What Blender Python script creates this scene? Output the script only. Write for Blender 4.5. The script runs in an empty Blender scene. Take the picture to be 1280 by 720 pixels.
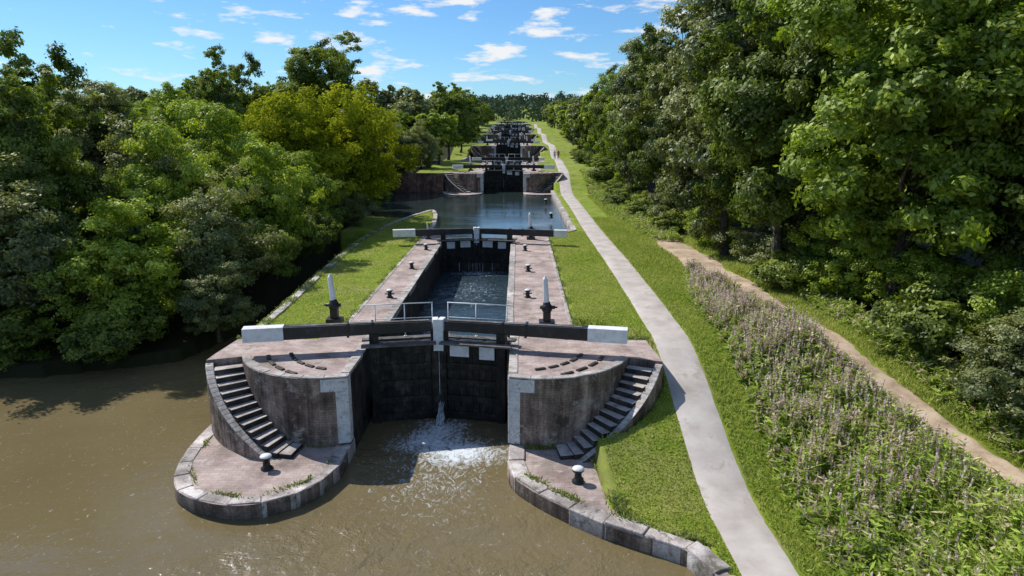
import bpy, math, random
import numpy as np
from mathutils import Vector, noise
random.seed(7)
rng=np.random.default_rng(11)
scene=bpy.context.scene
rad=math.radians

# ------------------------------------------------------------------ materials
def newmat(name):
    m=bpy.data.materials.new(name); m.use_nodes=True
    nt=m.node_tree; nt.nodes.clear()
    out=nt.nodes.new('ShaderNodeOutputMaterial')
    return m,nt,out
def N(nt,t,**kw):
    n=nt.nodes.new(t)
    for k,v in kw.items(): setattr(n,k,v)
    return n
def L(nt,a,b): nt.links.new(a,b)
def ramp(nt,fac,stops):
    r=N(nt,'ShaderNodeValToRGB')
    el=r.color_ramp.elements
    while len(el)<len(stops): el.new(0.5)
    for e,(p,c) in zip(el,stops):
        e.position=p; e.color=(c[0],c[1],c[2],1)
    if fac is not None: L(nt,fac,r.inputs[0])
    return r
def nz(nt,vec,scale,detail=6,rough=.6,dist=0):
    n=N(nt,'ShaderNodeTexNoise'); n.inputs['Scale'].default_value=scale
    n.inputs['Detail'].default_value=min(detail,6); n.inputs['Roughness'].default_value=rough
    n.inputs['Distortion'].default_value=dist
    if vec is not None: L(nt,vec,n.inputs['Vector'])
    return n.outputs['Fac']
def mixc(nt,f,a,b,bt='MIX'):
    m=N(nt,'ShaderNodeMix',data_type='RGBA',blend_type=bt)
    for idx,v in ((0,f),(6,a),(7,b)):
        if hasattr(v,'links') : L(nt,v,m.inputs[idx])
        elif idx==0: m.inputs[0].default_value=v
        else: m.inputs[idx].default_value=(v[0],v[1],v[2],1)
    return m.outputs[2]
def mapping(nt,vec,scale):
    m=N(nt,'ShaderNodeMapping'); m.inputs['Scale'].default_value=scale
    L(nt,vec,m.inputs['Vector']); return m.outputs[0]

def mottled(name,stops,scale=3,fine=25,rough=.85,bump=.3,bumpd=.02,brick=None,brickmix=.85,
            streak=False,wet=None,big=.35,blotch=None,spec=.3,blotch2=None):
    m,nt,out=newmat(name)
    tc=N(nt,'ShaderNodeTexCoord'); ob=tc.outputs['Object']
    p=N(nt,'ShaderNodeBsdfPrincipled'); p.inputs['Roughness'].default_value=rough
    p.inputs['Specular IOR Level'].default_value=spec
    n1=nz(nt,ob,scale,6,.65); n2=nz(nt,ob,fine,4,.7)
    ad=N(nt,'ShaderNodeMath',operation='MULTIPLY_ADD'); L(nt,n2,ad.inputs[0]); ad.inputs[1].default_value=.45
    L(nt,n1,ad.inputs[2])
    sb=N(nt,'ShaderNodeMath',operation='SUBTRACT'); L(nt,ad.outputs[0],sb.inputs[0]); sb.inputs[1].default_value=.225
    col=ramp(nt,sb.outputs[0],stops).outputs[0]
    h=sb.outputs[0]
    if brick:
        b=N(nt,'ShaderNodeTexBrick'); L(nt,tc.outputs['UV'],b.inputs['Vector'])
        b.inputs['Scale'].default_value=1; b.inputs['Brick Width'].default_value=brick[0]; b.inputs['Row Height'].default_value=brick[1]
        b.inputs['Mortar Size'].default_value=brick[2]; b.inputs['Color1'].default_value=(1.12,1.08,1.05,1)
        b.inputs['Color2'].default_value=(.72,.7,.7,1); b.inputs['Mortar'].default_value=(.5,.5,.5,1)
        col=mixc(nt,brickmix,col,b.outputs['Color'],'MULTIPLY')
    if streak:
        s=nz(nt,mapping(nt,ob,(2.2,2.2,.18)),1.6,5,.7)
        sr=ramp(nt,s,[(.35,(.42,.40,.38)),(.5,(1,1,1)),(.66,(1.9,1.85,1.8))]).outputs[0]
        col=mixc(nt,.8,col,sr,'MULTIPLY')
    g=nz(nt,ob,.5,2,.5)
    gr=ramp(nt,g,[(.3,(1-big,)*3),(.7,(1+big,)*3)]).outputs[0]
    col=mixc(nt,1,col,gr,'MULTIPLY')
    for bl in (blotch,blotch2):
        if bl:
            bn=nz(nt,ob,bl[1],6,.72,.3)
            br=ramp(nt,bn,[(bl[2],(0,0,0)),(bl[2]+.08,(.8,.8,.8))]).outputs[0]
            col=mixc(nt,br,col,bl[0])
    if wet is not None:
        ge=N(nt,'ShaderNodeNewGeometry'); sx=N(nt,'ShaderNodeSeparateXYZ'); L(nt,ge.outputs['Position'],sx.inputs[0])
        mr=N(nt,'ShaderNodeMapRange'); L(nt,sx.outputs['Z'],mr.inputs[0])
        mr.inputs[1].default_value=wet; mr.inputs[2].default_value=wet+.6; mr.inputs[3].default_value=.85; mr.inputs[4].default_value=0
        col=mixc(nt,mr.outputs[0],col,(.018,.02,.01))
    L(nt,col,p.inputs['Base Color'])
    if bump:
        bp=N(nt,'ShaderNodeBump'); bp.inputs['Strength'].default_value=bump; bp.inputs['Distance'].default_value=bumpd
        L(nt,h,bp.inputs['Height']); L(nt,bp.outputs[0],p.inputs['Normal'])
    L(nt,p.outputs[0],out.inputs[0])
    return m

M_wall=mottled('weathered_engineering_brick',[(.3,(.075,.056,.045)),(.5,(.18,.135,.11)),(.7,(.31,.255,.21))],1.6,18,.85,.7,.03,
    brick=(.23,.085,.01),brickmix=.5,streak=True,wet=-3.0,blotch=((.38,.335,.29),1.5,.57),blotch2=((.045,.038,.03),.9,.58))
M_dark=mottled('dark_lock_wall',[(.3,(.012,.011,.009)),(.5,(.038,.032,.027)),(.7,(.09,.076,.063))],1.6,18,.6,.6,.03,
    brick=(.23,.085,.01),brickmix=.5,streak=True,blotch=((.13,.11,.09),1.5,.58))  # much darker version of the wall brick, for inner lock faces and stair risers
M_brickred=mottled('old_brick',[(.3,(.07,.04,.03)),(.5,(.16,.09,.065)),(.7,(.25,.17,.13))],2,22,.85,.5,.03,brick=(.23,.085,.012),streak=True)
M_pave=mottled('brick_paving',[(.3,(.25,.19,.165)),(.5,(.42,.33,.295)),(.7,(.55,.46,.41))],1.1,30,.9,.5,.015,
    brick=(.3,.15,.01),brickmix=.5,blotch=((.2,.18,.14),.8,.56),big=.22,blotch2=((.52,.46,.42),1.7,.6))
M_cope=mottled('coping_stone',[(.3,(.22,.195,.17)),(.5,(.41,.37,.335)),(.7,(.58,.54,.5))],2.5,30,.85,.6,.02,
    blotch=((.14,.13,.09),2.2,.57))
M_cope2=mottled('pale_coping_stone',[(.3,(.22,.19,.17)),(.5,(.46,.40,.365)),(.7,(.72,.67,.63))],1.6,22,.85,1.0,.06,wet=-3.05,
    blotch=((.12,.12,.075),1.8,.55),blotch2=((.11,.09,.075),1.3,.58))
M_tread=mottled('stair_tread',[(.3,(.25,.21,.19)),(.5,(.42,.37,.33)),(.7,(.55,.5,.46))],3,26,.9,.4,.01)
M_white=mottled('white_paint',[(.3,(.62,.62,.6)),(.55,(.8,.8,.79)),(.75,(.86,.86,.86))],4,30,.45,.15,.004,big=.06,blotch=((.4,.39,.36),3.5,.64))
M_whitew=mottled('weathered_white_paint',[(.3,(.36,.36,.35)),(.5,(.58,.58,.57)),(.7,(.72,.72,.71))],3,24,.7,.3,.01,big=.12,
    blotch=((.15,.14,.13),3.0,.56))
M_black=mottled('black_paint',[(.3,(.006,.006,.007)),(.55,(.014,.014,.015)),(.75,(.05,.05,.052))],4,30,.42,.3,.006,spec=.5)
M_timber=mottled('black_gate_timber',[(.3,(.005,.005,.004)),(.5,(.018,.015,.012)),(.72,(.07,.06,.045))],3,20,.6,.5,.02,streak=True)
M_plank=mottled('grey_walkway_plank',[(.3,(.07,.06,.055)),(.55,(.14,.13,.12)),(.75,(.28,.26,.24))],3,25,.85,.3,.01)
M_path=mottled('gravel_towpath',[(.3,(.40,.35,.31)),(.5,(.50,.445,.40)),(.7,(.58,.53,.48))],.9,60,.95,.5,.01,big=.1,
   blotch=((.38,.33,.27),1.0,.56))
M_dirt=mottled('bare_earth_path',[(.3,(.28,.2,.13)),(.5,(.48,.36,.25)),(.7,(.6,.48,.36))],1.2,40,.95,.6,.03,big=.2,blotch=((.18,.18,.06),1.6,.6))
M_bark=mottled('bark',[(.3,(.03,.024,.018)),(.5,(.07,.058,.045)),(.7,(.13,.11,.09))],4,20,.95,.8,.05,streak=True)

def grass_mat():
    m,nt,out=newmat('grass_ground')
    tc=N(nt,'ShaderNodeTexCoord'); ob=tc.outputs['Object']
    p=N(nt,'ShaderNodeBsdfPrincipled'); p.inputs['Roughness'].default_value=.9; p.inputs['Specular IOR Level'].default_value=.1
    a=nz(nt,ob,.8,6,.65); b=nz(nt,ob,45,4,.7); c=nz(nt,mapping(nt,ob,(1,.35,1)),4,5,.7)
    col=ramp(nt,a,[(.32,(.15,.225,.02)),(.5,(.22,.30,.034)),(.68,(.31,.35,.06))]).outputs[0]
    col=mixc(nt,1,col,ramp(nt,b,[(.3,(.5,.55,.5)),(.7,(1.4,1.35,1.3))]).outputs[0],'MULTIPLY')
    col=mixc(nt,1,col,ramp(nt,c,[(.3,(.72,.78,.7)),(.7,(1.25,1.15,1.2))]).outputs[0],'MULTIPLY')
    d=nz(nt,ob,.35,6,.7)
    col=mixc(nt,ramp(nt,d,[(.48,(0,0,0)),(.66,(.7,.7,.7))]).outputs[0],col,(.36,.31,.13))
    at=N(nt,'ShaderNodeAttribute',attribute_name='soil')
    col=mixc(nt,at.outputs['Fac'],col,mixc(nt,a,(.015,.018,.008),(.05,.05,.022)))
    L(nt,col,p.inputs['Base Color'])
    bp=N(nt,'ShaderNodeBump'); bp.inputs['Strength'].default_value=.7; bp.inputs['Distance'].default_value=.04
    L(nt,b,bp.inputs['Height']); L(nt,bp.outputs[0],p.inputs['Normal'])
    L(nt,p.outputs[0],out.inputs[0]); return m
M_grass=grass_mat()

def attr_foliage(name,trans=.4):
    m,nt,out=newmat(name)
    at=N(nt,'ShaderNodeAttribute',attribute_name='Col')
    p=N(nt,'ShaderNodeBsdfDiffuse')
    L(nt,at.outputs['Color'],p.inputs['Color'])
    t=N(nt,'ShaderNodeBsdfTranslucent'); L(nt,at.outputs['Color'],t.inputs['Color'])
    mx=N(nt,'ShaderNodeMixShader'); mx.inputs[0].default_value=trans
    L(nt,p.outputs[0],mx.inputs[1]); L(nt,t.outputs[0],mx.inputs[2]); L(nt,mx.outputs[0],out.inputs[0]); return m
M_blade=attr_foliage('grass_blades')
def leaf_mat(name,stops,trans=.35,gloss=.03):
    m,nt,out=newmat(name)
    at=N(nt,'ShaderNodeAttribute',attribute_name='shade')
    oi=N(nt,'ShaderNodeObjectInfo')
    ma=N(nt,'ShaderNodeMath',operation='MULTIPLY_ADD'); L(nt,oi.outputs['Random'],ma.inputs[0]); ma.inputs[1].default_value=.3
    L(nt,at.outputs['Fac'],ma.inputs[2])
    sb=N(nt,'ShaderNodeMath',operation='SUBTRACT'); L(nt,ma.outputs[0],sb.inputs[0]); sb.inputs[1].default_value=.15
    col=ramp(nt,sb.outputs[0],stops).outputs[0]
    p=N(nt,'ShaderNodeBsdfDiffuse'); L(nt,col,p.inputs['Color'])
    t=N(nt,'ShaderNodeBsdfTranslucent'); L(nt,mixc(nt,1,col,(1.35,1.4,.55),'MULTIPLY'),t.inputs['Color'])
    mx=N(nt,'ShaderNodeMixShader'); mx.inputs[0].default_value=trans
    L(nt,p.outputs[0],mx.inputs[1]); L(nt,t.outputs[0],mx.inputs[2]); o=mx.outputs[0]
    if gloss:
        g=N(nt,'ShaderNodeBsdfGlossy'); g.inputs['Roughness'].default_value=.5; g.inputs['Color'].default_value=(.95,.97,.9,1)
        m2=N(nt,'ShaderNodeMixShader'); m2.inputs[0].default_value=gloss; L(nt,o,m2.inputs[1]); L(nt,g.outputs[0],m2.inputs[2]); o=m2.outputs[0]
    L(nt,o,out.inputs[0]); return m
M_leaf=leaf_mat('broadleaf_foliage',[(0,(.05,.08,.010)),(.5,(.16,.215,.026)),(1,(.32,.37,.055))])
M_leafgrey=leaf_mat('grey_green_foliage',[(0,(.065,.09,.025)),(.5,(.18,.205,.06)),(1,(.38,.39,.15))],.3,.04)
M_leafbright=leaf_mat('fresh_foliage',[(0,(.08,.125,.012)),(.5,(.24,.32,.03)),(1,(.44,.52,.06))])
M_leafwillow=leaf_mat('willow_foliage',[(0,(.18,.20,.014)),(.5,(.31,.34,.024)),(1,(.45,.46,.045))],.33,.0)
M_leaffar=leaf_mat('distant_foliage',[(0,(.05,.085,.06)),(.5,(.08,.115,.08)),(1,(.14,.175,.11))],.1,0)  # distance haze put into the leaf colour as a bluish tint

def water_mat(name,base,bump=.25,scale=2.2,foam=None,rough=.04,stretch=(1,1,1)):
    m,nt,out=newmat(name)
    tc=N(nt,'ShaderNodeTexCoord'); ob=tc.outputs['Object']
    p=N(nt,'ShaderNodeBsdfPrincipled'); p.inputs['Roughness'].default_value=rough; p.inputs['IOR'].default_value=1.33
    p.inputs['Specular IOR Level'].default_value=.8
    a=nz(nt,ob,.12,4,.6,.6)
    col=mixc(nt,a,[c*.75 for c in base],[c*1.25 for c in base])
    w1=nz(nt,mapping(nt,ob,stretch),scale,5,.6,.4); w2=nz(nt,ob,scale*4.5,3,.6)
    h=N(nt,'ShaderNodeMath',operation='MULTIPLY_ADD'); L(nt,w2,h.inputs[0]); h.inputs[1].default_value=.25; L(nt,w1,h.inputs[2])
    bp=N(nt,'ShaderNodeBump'); bp.inputs['Strength'].default_value=bump; bp.inputs['Distance'].default_value=.06
    cp=nz(nt,mapping(nt,ob,(.5,1,1)),.25,3,.5)
    cr=ramp(nt,cp,[(.4,(.3,)*3),(.62,(1,)*3)]).outputs[0]
    mm=N(nt,'ShaderNodeMath',operation='MULTIPLY'); L(nt,h.outputs[0],mm.inputs[0]); L(nt,cr,mm.inputs[1])
    hh=mm.outputs[0]
    tot=None
    if foam:
        def blob(fx,fy,rx,ry,st):
            mp=N(nt,'ShaderNodeMapping'); mp.inputs['Location'].default_value=(-fx/rx,-fy/ry,0); mp.inputs['Scale'].default_value=(1/rx,1/ry,0)
            L(nt,ob,mp.inputs['Vector'])
            ln=N(nt,'ShaderNodeVectorMath',operation='LENGTH'); L(nt,mp.outputs[0],ln.inputs[0])
            mr=N(nt,'ShaderNodeMapRange'); L(nt,ln.outputs['Value'],mr.inputs[0])
            mr.inputs[1].default_value=0; mr.inputs[2].default_value=1; mr.inputs[3].default_value=st; mr.inputs[4].default_value=0
            return mr.outputs[0]
        for f in foam:
            o=blob(*f)
            if tot is None: tot=o
            else:
                ad=N(nt,'ShaderNodeMath',operation='ADD'); L(nt,tot,ad.inputs[0]); L(nt,o,ad.inputs[1]); tot=ad.outputs[0]
        fx,fy,rx,ry,st=foam[-1]
        ch=blob(fx,fy-1,rx*3.6,ry*2.6,1.0)
        k=N(nt,'ShaderNodeMath',operation='MULTIPLY_ADD'); L(nt,ch,k.inputs[0]); k.inputs[1].default_value=5.0; k.inputs[2].default_value=1
        k2=N(nt,'ShaderNodeMath',operation='MULTIPLY'); L(nt,k.outputs[0],k2.inputs[0]); L(nt,hh,k2.inputs[1]); hh=k2.outputs[0]
        fn=nz(nt,mapping(nt,ob,(1.2,.7,1)),2.6,6,.82,2.4)
        ad=N(nt,'ShaderNodeMath',operation='MULTIPLY_ADD'); L(nt,tot,ad.inputs[0]); ad.inputs[1].default_value=.28; L(nt,fn,ad.inputs[2])
        fr=ramp(nt,ad.outputs[0],[(.60,(0,0,0)),(.8,(.9,.9,.9))]).outputs[0]
        col=mixc(nt,fr,col,(.72,.78,.82))
        L(nt,mixc(nt,fr,(rough,)*3,(.7,)*3),p.inputs['Roughness'])
    L(nt,hh,bp.inputs['Height']); L(nt,bp.outputs[0],p.inputs['Normal'])
    L(nt,col,p.inputs['Base Color']); L(nt,p.outputs[0],out.inputs[0]); return m
M_foam=mottled('white_water',[(.3,(.25,.3,.33)),(.5,(.5,.55,.58)),(.7,(.75,.78,.8))],6,30,.5,.5,.02)

# ------------------------------------------------------------------ mesh builder
class MB:
    def __init__(s): s.v=[];s.f=[];s.m=[];s.uv=[];s.sm=[]
    def face(s,idx,mat,uv=None,sm=False): s.f.append(tuple(idx)); s.m.append(mat); s.uv.append(uv); s.sm.append(sm)
    def hexa(s,b,t,mat=0,matt=None):
        o=len(s.v); s.v+= [tuple(p) for p in b]+[tuple(p) for p in t]
        s.face((o+3,o+2,o+1,o),mat); s.face((o+4,o+5,o+6,o+7),mat if matt is None else matt)
        for i in range(4):
            j=(i+1)%4; s.face((o+i,o+j,o+4+j,o+4+i),mat)
    def box(s,c,d,rz=0,mat=0,matt=None):
        ca,sa=math.cos(rz),math.sin(rz); pts=[]
        for x,y in ((-1,-1),(1,-1),(1,1),(-1,1)):
            X=x*d[0]/2;Y=y*d[1]/2; pts.append((c[0]+X*ca-Y*sa,c[1]+X*sa+Y*ca))
        s.hexa([(x,y,c[2]-d[2]/2) for x,y in pts],[(x,y,c[2]+d[2]/2) for x,y in pts],mat,matt)
    def bar(s,a,b,w,z0,z1,mat=0,matt=None,z0b=None,z1b=None,wb=None):
        dx,dy=b[0]-a[0],b[1]-a[1]; l=math.hypot(dx,dy); nx,ny=-dy/l*w/2,dx/l*w/2
        k=(wb/w) if wb else 1
        z0b=z0 if z0b is None else z0b; z1b=z1 if z1b is None else z1b
        pts=[(a[0]-nx,a[1]-ny,0),(b[0]-nx*k,b[1]-ny*k,1),(b[0]+nx*k,b[1]+ny*k,1),(a[0]+nx,a[1]+ny,0)]
        s.hexa([(x,y,z0b if q else z0) for x,y,q in pts],[(x,y,z1b if q else z1) for x,y,q in pts],mat,matt)
    def prism(s,poly,z0,z1,mat=0,matt=None,dark=None):
        a=sum(poly[i][0]*poly[(i+1)%len(poly)][1]-poly[(i+1)%len(poly)][0]*poly[i][1] for i in range(len(poly)))
        if a<0: poly=poly[::-1]
        n=len(poly); o=len(s.v)
        s.v+=[(x,y,z0) for x,y in poly]+[(x,y,z1) for x,y in poly]
        per=0
        for i in range(n):
            j=(i+1)%n; l=math.dist(poly[i],poly[j])
            mm=mat
            if dark is not None and abs(poly[i][0]-dark[0])<.02 and abs(poly[j][0]-dark[0])<.02: mm=dark[1]
            s.face((o+i,o+j,o+n+j,o+n+i),mm,[(per,z0),(per+l,z0),(per+l,z1),(per,z1)]); per+=l
        s.face([o+n+i for i in range(n)],mat if matt is None else matt)
    def tube(s,pts,radii,n=8,mat=0,cap=True):
        o=len(s.v); P=[Vector(p) for p in pts]
        for i,p in enumerate(P):
            d=(P[min(i+1,len(P)-1)]-P[max(i-1,0)]).normalized()
            up=Vector((0,0,1)) if abs(d.z)<.9 else Vector((1,0,0))
            a=d.cross(up).normalized(); b=a.cross(d)
            for k in range(n):
                t=2*math.pi*k/n; q=p+(a*math.cos(t)+b*math.sin(t))*radii[i]; s.v.append(tuple(q))
        for i in range(len(P)-1):
            for k in range(n):
                k2=(k+1)%n; s.face((o+i*n+k,o+(i+1)*n+k,o+(i+1)*n+k2,o+i*n+k2),mat,sm=True)
        if cap:
            s.face([o+k for k in range(n)],mat); s.face([o+(len(P)-1)*n+k for k in range(n)][::-1],mat)
    def build(s,name,mats,bevel=0,loc=None,add=True):
        me=bpy.data.meshes.new(name); me.from_pydata(s.v,[],s.f)
        for m in mats: me.materials.append(m)
        me.polygons.foreach_set('material_index',s.m); me.polygons.foreach_set('use_smooth',s.sm)
        uvl=me.uv_layers.new(name='UVMap'); me.update()
        for p,uv in zip(me.polygons,s.uv):
            nn=p.normal
            for q,li in enumerate(p.loop_indices):
                if uv: uvl.data[li].uv=uv[q]
                else:
                    c=me.vertices[me.loops[li].vertex_index].co
                    uvl.data[li].uv=(c.x,c.y) if abs(nn.z)>.7 else ((c.y,c.z) if abs(nn.x)>abs(nn.y) else (c.x,c.z))
        ob=bpy.data.objects.new(name,me); scene.collection.objects.link(ob)
        if bevel:
            b=ob.modifiers.new('b','BEVEL'); b.width=bevel; b.segments=2; b.limit_method='ANGLE'; b.angle_limit=rad(40)
        if loc: ob.location=loc
        return ob
def lathe(mb,c,prof,n=14,mats=None):
    o=len(mb.v)
    for r,z in prof:
        for k in range(n):
            t=2*math.pi*k/n; mb.v.append((c[0]+r*math.cos(t),c[1]+r*math.sin(t),c[2]+z))
    for i in range(len(prof)-1):
        for k in range(n):
            k2=(k+1)%n; mb.face((o+i*n+k,o+i*n+k2,o+(i+1)*n+k2,o+(i+1)*n+k),mats[i] if mats else 0,sm=True)
    mb.face([o+(len(prof)-1)*n+k for k in range(n)],mats[-1] if mats else 0)
def chaikin(p,it=2,closed=False):
    for _ in range(it):
        q=[]; n=len(p)
        rngi=range(n) if closed else range(n-1)
        if not closed: q.append(p[0])
        for i in rngi:
            a,b=p[i],p[(i+1)%n]
            q.append((a[0]*.75+b[0]*.25,a[1]*.75+b[1]*.25)); q.append((a[0]*.25+b[0]*.75,a[1]*.25+b[1]*.75))
        if not closed: q.append(p[-1])
        p=q
    return p
def resample(p,step):
    d=[0]
    for i in range(1,len(p)): d.append(d[-1]+math.dist(p[i-1],p[i]))
    n=max(1,round(d[-1]/step)); out=[]
    for k in range(n+1):
        t=d[-1]*k/n
        i=max(1,next((i for i in range(len(d)) if d[i]>=t-1e-9),len(d)-1))
        u=(t-d[i-1])/max(1e-9,d[i]-d[i-1]); a,b=p[i-1],p[i]
        out.append((a[0]+(b[0]-a[0])*u,a[1]+(b[1]-a[1])*u))
    return out
def normals(q):
    r=[]
    for i in range(len(q)):
        a=q[max(i-1,0)]; b=q[min(i+1,len(q)-1)]; dx,dy=b[0]-a[0],b[1]-a[1]; l=math.hypot(dx,dy) or 1
        r.append((-dy/l,dx/l))
    return r
def stones(mb,p,width,z0,z1,step,mat=0,jit=.012,gap=.012,side=1):
    q=resample(p,step); nn=normals(q)
    for i in range(len(q)-1):
        a,b=q[i],q[i+1]; l=math.dist(a,b); g=gap/l
        def lerp(u): return (a[0]+(b[0]-a[0])*u,a[1]+(b[1]-a[1])*u)
        A,B=lerp(g),lerp(1-g); w=width*(1+random.uniform(-.1,.1)); j=random.uniform(-jit,jit); k=random.uniform(-jit,jit)
        A2=(A[0]+nn[i][0]*w*side,A[1]+nn[i][1]*w*side); B2=(B[0]+nn[i+1][0]*w*side,B[1]+nn[i+1][1]*w*side)
        o=(random.uniform(-jit,jit)*1.4); A=(A[0]+nn[i][0]*o,A[1]+nn[i][1]*o); B=(B[0]+nn[i+1][0]*o,B[1]+nn[i+1][1]*o)
        pts=[A,B,B2,A2] if side>0 else [A2,B2,B,A]
        hs=[z1+j,z1+k,z1+k,z1+j]
        mb.hexa([(x,y,z0) for x,y in pts],[(x,y,h) for (x,y),h in zip(pts,hs)],mat)

# ------------------------------------------------------------------ terrain
LOCKS=[(-2.85,20.2,0.0),(-1.9,87.5,2.0),(-2.1,144,4.0),(-2.3,194,5.9),(-2.5,242,7.6),(-2.5,290,9.2)]
def sm(a,b,x):
    t=np.clip((x-a)/(b-a),0,1); return t*t*(3-2*t)
def vn(X,Y,s,seed=0):
    return (np.sin(X*s+1.3*np.sin(Y*s*.7+seed))+np.sin(Y*s*1.27+2.1*np.sin(X*s*.43+seed*2)))*.5
def land(X,Y):
    X=np.asarray(X,float);Y=np.asarray(Y,float)
    z=np.zeros_like(X+Y)
    pz=0
    for cx,y0,zz in LOCKS[1:]: z=z+(zz-pz)*sm(y0-7,y0+7,Y); pz=zz
    fg=-2.3*(1-sm(16,25.5,Y))
    z=z+np.where(X>-3,fg*(1-.55*sm(7.2,12,X)),0)
    z=z+np.where(X<-13.5,-2.2*(1-sm(28,46,Y)),0)
    z=z+sm(16,40,X)*1.0*sm(30,60,Y)
    z=z+sm(370,860,Y)*19+sm(100,500,np.abs(X))*6*sm(150,500,Y)
    z=z+vn(X,Y,.9,1)*.015+vn(X,Y,.05,3)*.8*sm(60,200,np.abs(X)+np.maximum(Y-420,0)*.3)
    z=z+vn(X,Y,.012,7)*4*sm(500,800,Y)
    return z-.03
def pip(X,Y,poly):
    ins=np.zeros(X.shape,bool); n=len(poly)
    for i in range(n):
        x1,y1=poly[i]; x2,y2=poly[(i+1)%n]
        if y1==y2: continue
        c=((y1>Y)!=(y2>Y))&(X<(x2-x1)*(Y-y1)/(y2-y1)+x1); ins^=c
    return ins
W1=[(-90,-20),(4.75,-20),(4.75,14.9),(2.45,15.95),(.95,17.3),(0.05,18.6),(.3,21.5),(1.5,23),(1.5,49.5),(-6.2,49.5),(-6.2,24.4),(-8,23.4),(-10.35,23.0),
    (-10.55,27),(-11.45,45),(-11.2,52),(-14.5,52),(-14.3,34),(-15.5,29.5),(-20,27.5),(-30,26.5),(-90,32)]
W2=[(1.2,48),(1.2,50.2),(4.3,52.6),(4.3,87),(2.0,91),(-5.2,91),(-10,88.8),(-16,88.5),(-15.5,70),(-14.5,62),(-10.2,60),(-8.4,66.5),(-7.2,60),(-6.2,51),(-6.2,48)]
WP=[W1,W2]
for k in range(1,len(LOCKS)):
    cx,y0,zz=LOCKS[k]
    WP.append([(cx-3.2,y0+2),(cx+3.9,y0+2),(cx+3.9,y0+30),(cx-3.2,y0+30)])
    ye=(LOCKS[k+1][1]+3) if k+1<len(LOCKS) else y0+60
    WP.append([(cx-3.5,y0+27.5),(cx+3.6,y0+27.5),(4.3,y0+32),(4.3,ye-1),(cx+3,ye),(cx-3,ye),(-10,ye-1),(-10,y0+33)])
def ground_z(X,Y):
    z=land(X,Y)
    low=(X<2.5)&(Y<20.4)&(Y>14)&(X>-2)
    z=np.where(low,np.minimum(z,-2.62),z)
    for cx,y0,zz in LOCKS:
        for sd in (-1,1):
            if y0>30 or sd>0:
                r=np.hypot(X-(cx+sd*3.6),Y-(y0+3.2)); z=np.where(r<4.25,np.minimum(z,zz-2.65),z)
    w=np.zeros(z.shape,bool)
    for p in WP: w|=pip(X,Y,p)
    return np.where(w,land(X,Y)*0+np.minimum(z,0)-5+np.maximum(z,0)*.9,z)
def axis(segs):
    out=[]
    for a,b,s in segs: out+=list(np.arange(a,b,s))
    return np.array(out+[segs[-1][1]])
xs=axis([(-700,-200,40),(-200,-60,8),(-60,-18,1.2),(-18,16,.25),(16,60,1.5),(60,200,8),(200,700,40)])
ys=axis([(-20,12,.8),(12,60,.25),(60,130,.4),(130,380,1.5),(380,1000,12)])
GX,GY=np.meshgrid(xs,ys); GZ=ground_z(GX,GY)
nx,ny=len(xs),len(ys)
idx=np.arange(nx*ny).reshape(ny,nx)
F=np.stack([idx[:-1,:-1],idx[:-1,1:],idx[1:,1:],idx[1:,:-1]],-1).reshape(-1,4)
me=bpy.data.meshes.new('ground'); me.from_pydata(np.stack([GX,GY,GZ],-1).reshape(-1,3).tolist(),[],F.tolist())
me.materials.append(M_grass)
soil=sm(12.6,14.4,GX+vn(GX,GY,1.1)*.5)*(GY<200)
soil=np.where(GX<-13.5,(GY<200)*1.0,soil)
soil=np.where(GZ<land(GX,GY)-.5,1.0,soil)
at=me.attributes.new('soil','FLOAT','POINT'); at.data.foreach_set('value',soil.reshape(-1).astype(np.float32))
g=bpy.data.objects.new('ground',me); scene.collection.objects.link(g)
for p in me.polygons: p.use_smooth=True

def offset(poly,d):
    n=len(poly); a=sum(poly[i][0]*poly[(i+1)%n][1]-poly[(i+1)%n][0]*poly[i][1] for i in range(n)); s=1 if a>0 else -1
    out=[]
    for i in range(n):
        p0,p1,p2=poly[i-1],poly[i],poly[(i+1)%n]
        def nr(a,b):
            dx,dy=b[0]-a[0],b[1]-a[1]; l=math.hypot(dx,dy); return (dy/l*s,-dx/l*s)
        n1,n2=nr(p0,p1),nr(p1,p2); mx,my=n1[0]+n2[0],n1[1]+n2[1]; l=math.hypot(mx,my) or 1
        out.append((p1[0]+mx/l*d,p1[1]+my/l*d))
    return out
def sheet(name,poly,z,mat):
    me=bpy.data.meshes.new(name); me.from_pydata([(x,y,z) for x,y in poly],[],[list(range(len(poly)))])
    me.materials.append(mat); me.update()
    if me.polygons[0].normal.z<0: me.flip_normals()
    o=bpy.data.objects.new(name,me); scene.collection.objects.link(o); return o
W1w=[(-90,-20),(4.75,-20),(4.75,14.9),(2.45,15.95),(.95,17.3),(0.05,18.6),(.3,21.5),(.6,25.5),(-6.2,25.5),(-8,23.4),(-10.35,23.0),
    (-10.55,27),(-11.45,45),(-11.2,52),(-14.5,52),(-14.3,34),(-15.5,29.5),(-20,27.5),(-30,26.5),(-90,32)]
sheet('canal_water',offset(W1w,.3),-2.75,water_mat('silty_canal_water',(.165,.128,.062),.7,1.4,foam=[(-2.75,22.5,1.3,1.5,.9),(-1.7,20.8,1.9,1.2,.85),(-3.6,21.4,1.3,1.0,.6),(-2.5,19.8,2.8,4.4,.5)]))
M_w2=water_mat('upper_canal_water',(.03,.045,.042),.45,2.0,stretch=(.6,1.3,1))
M_w3=water_mat('chamber_water',(.03,.055,.07),1.2,1.6,foam=[(-2.7,45.2,2.6,1.2,.8),(-2.7,40,2.4,5,.4)])
sheet('canal_water',[(-5.3,23.6),(.1,23.6),(.1,46.3),(-5.3,46.3)],-1.9,M_w3)
sheet('canal_water',offset(W2,.3),-.4,M_w2)
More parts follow.
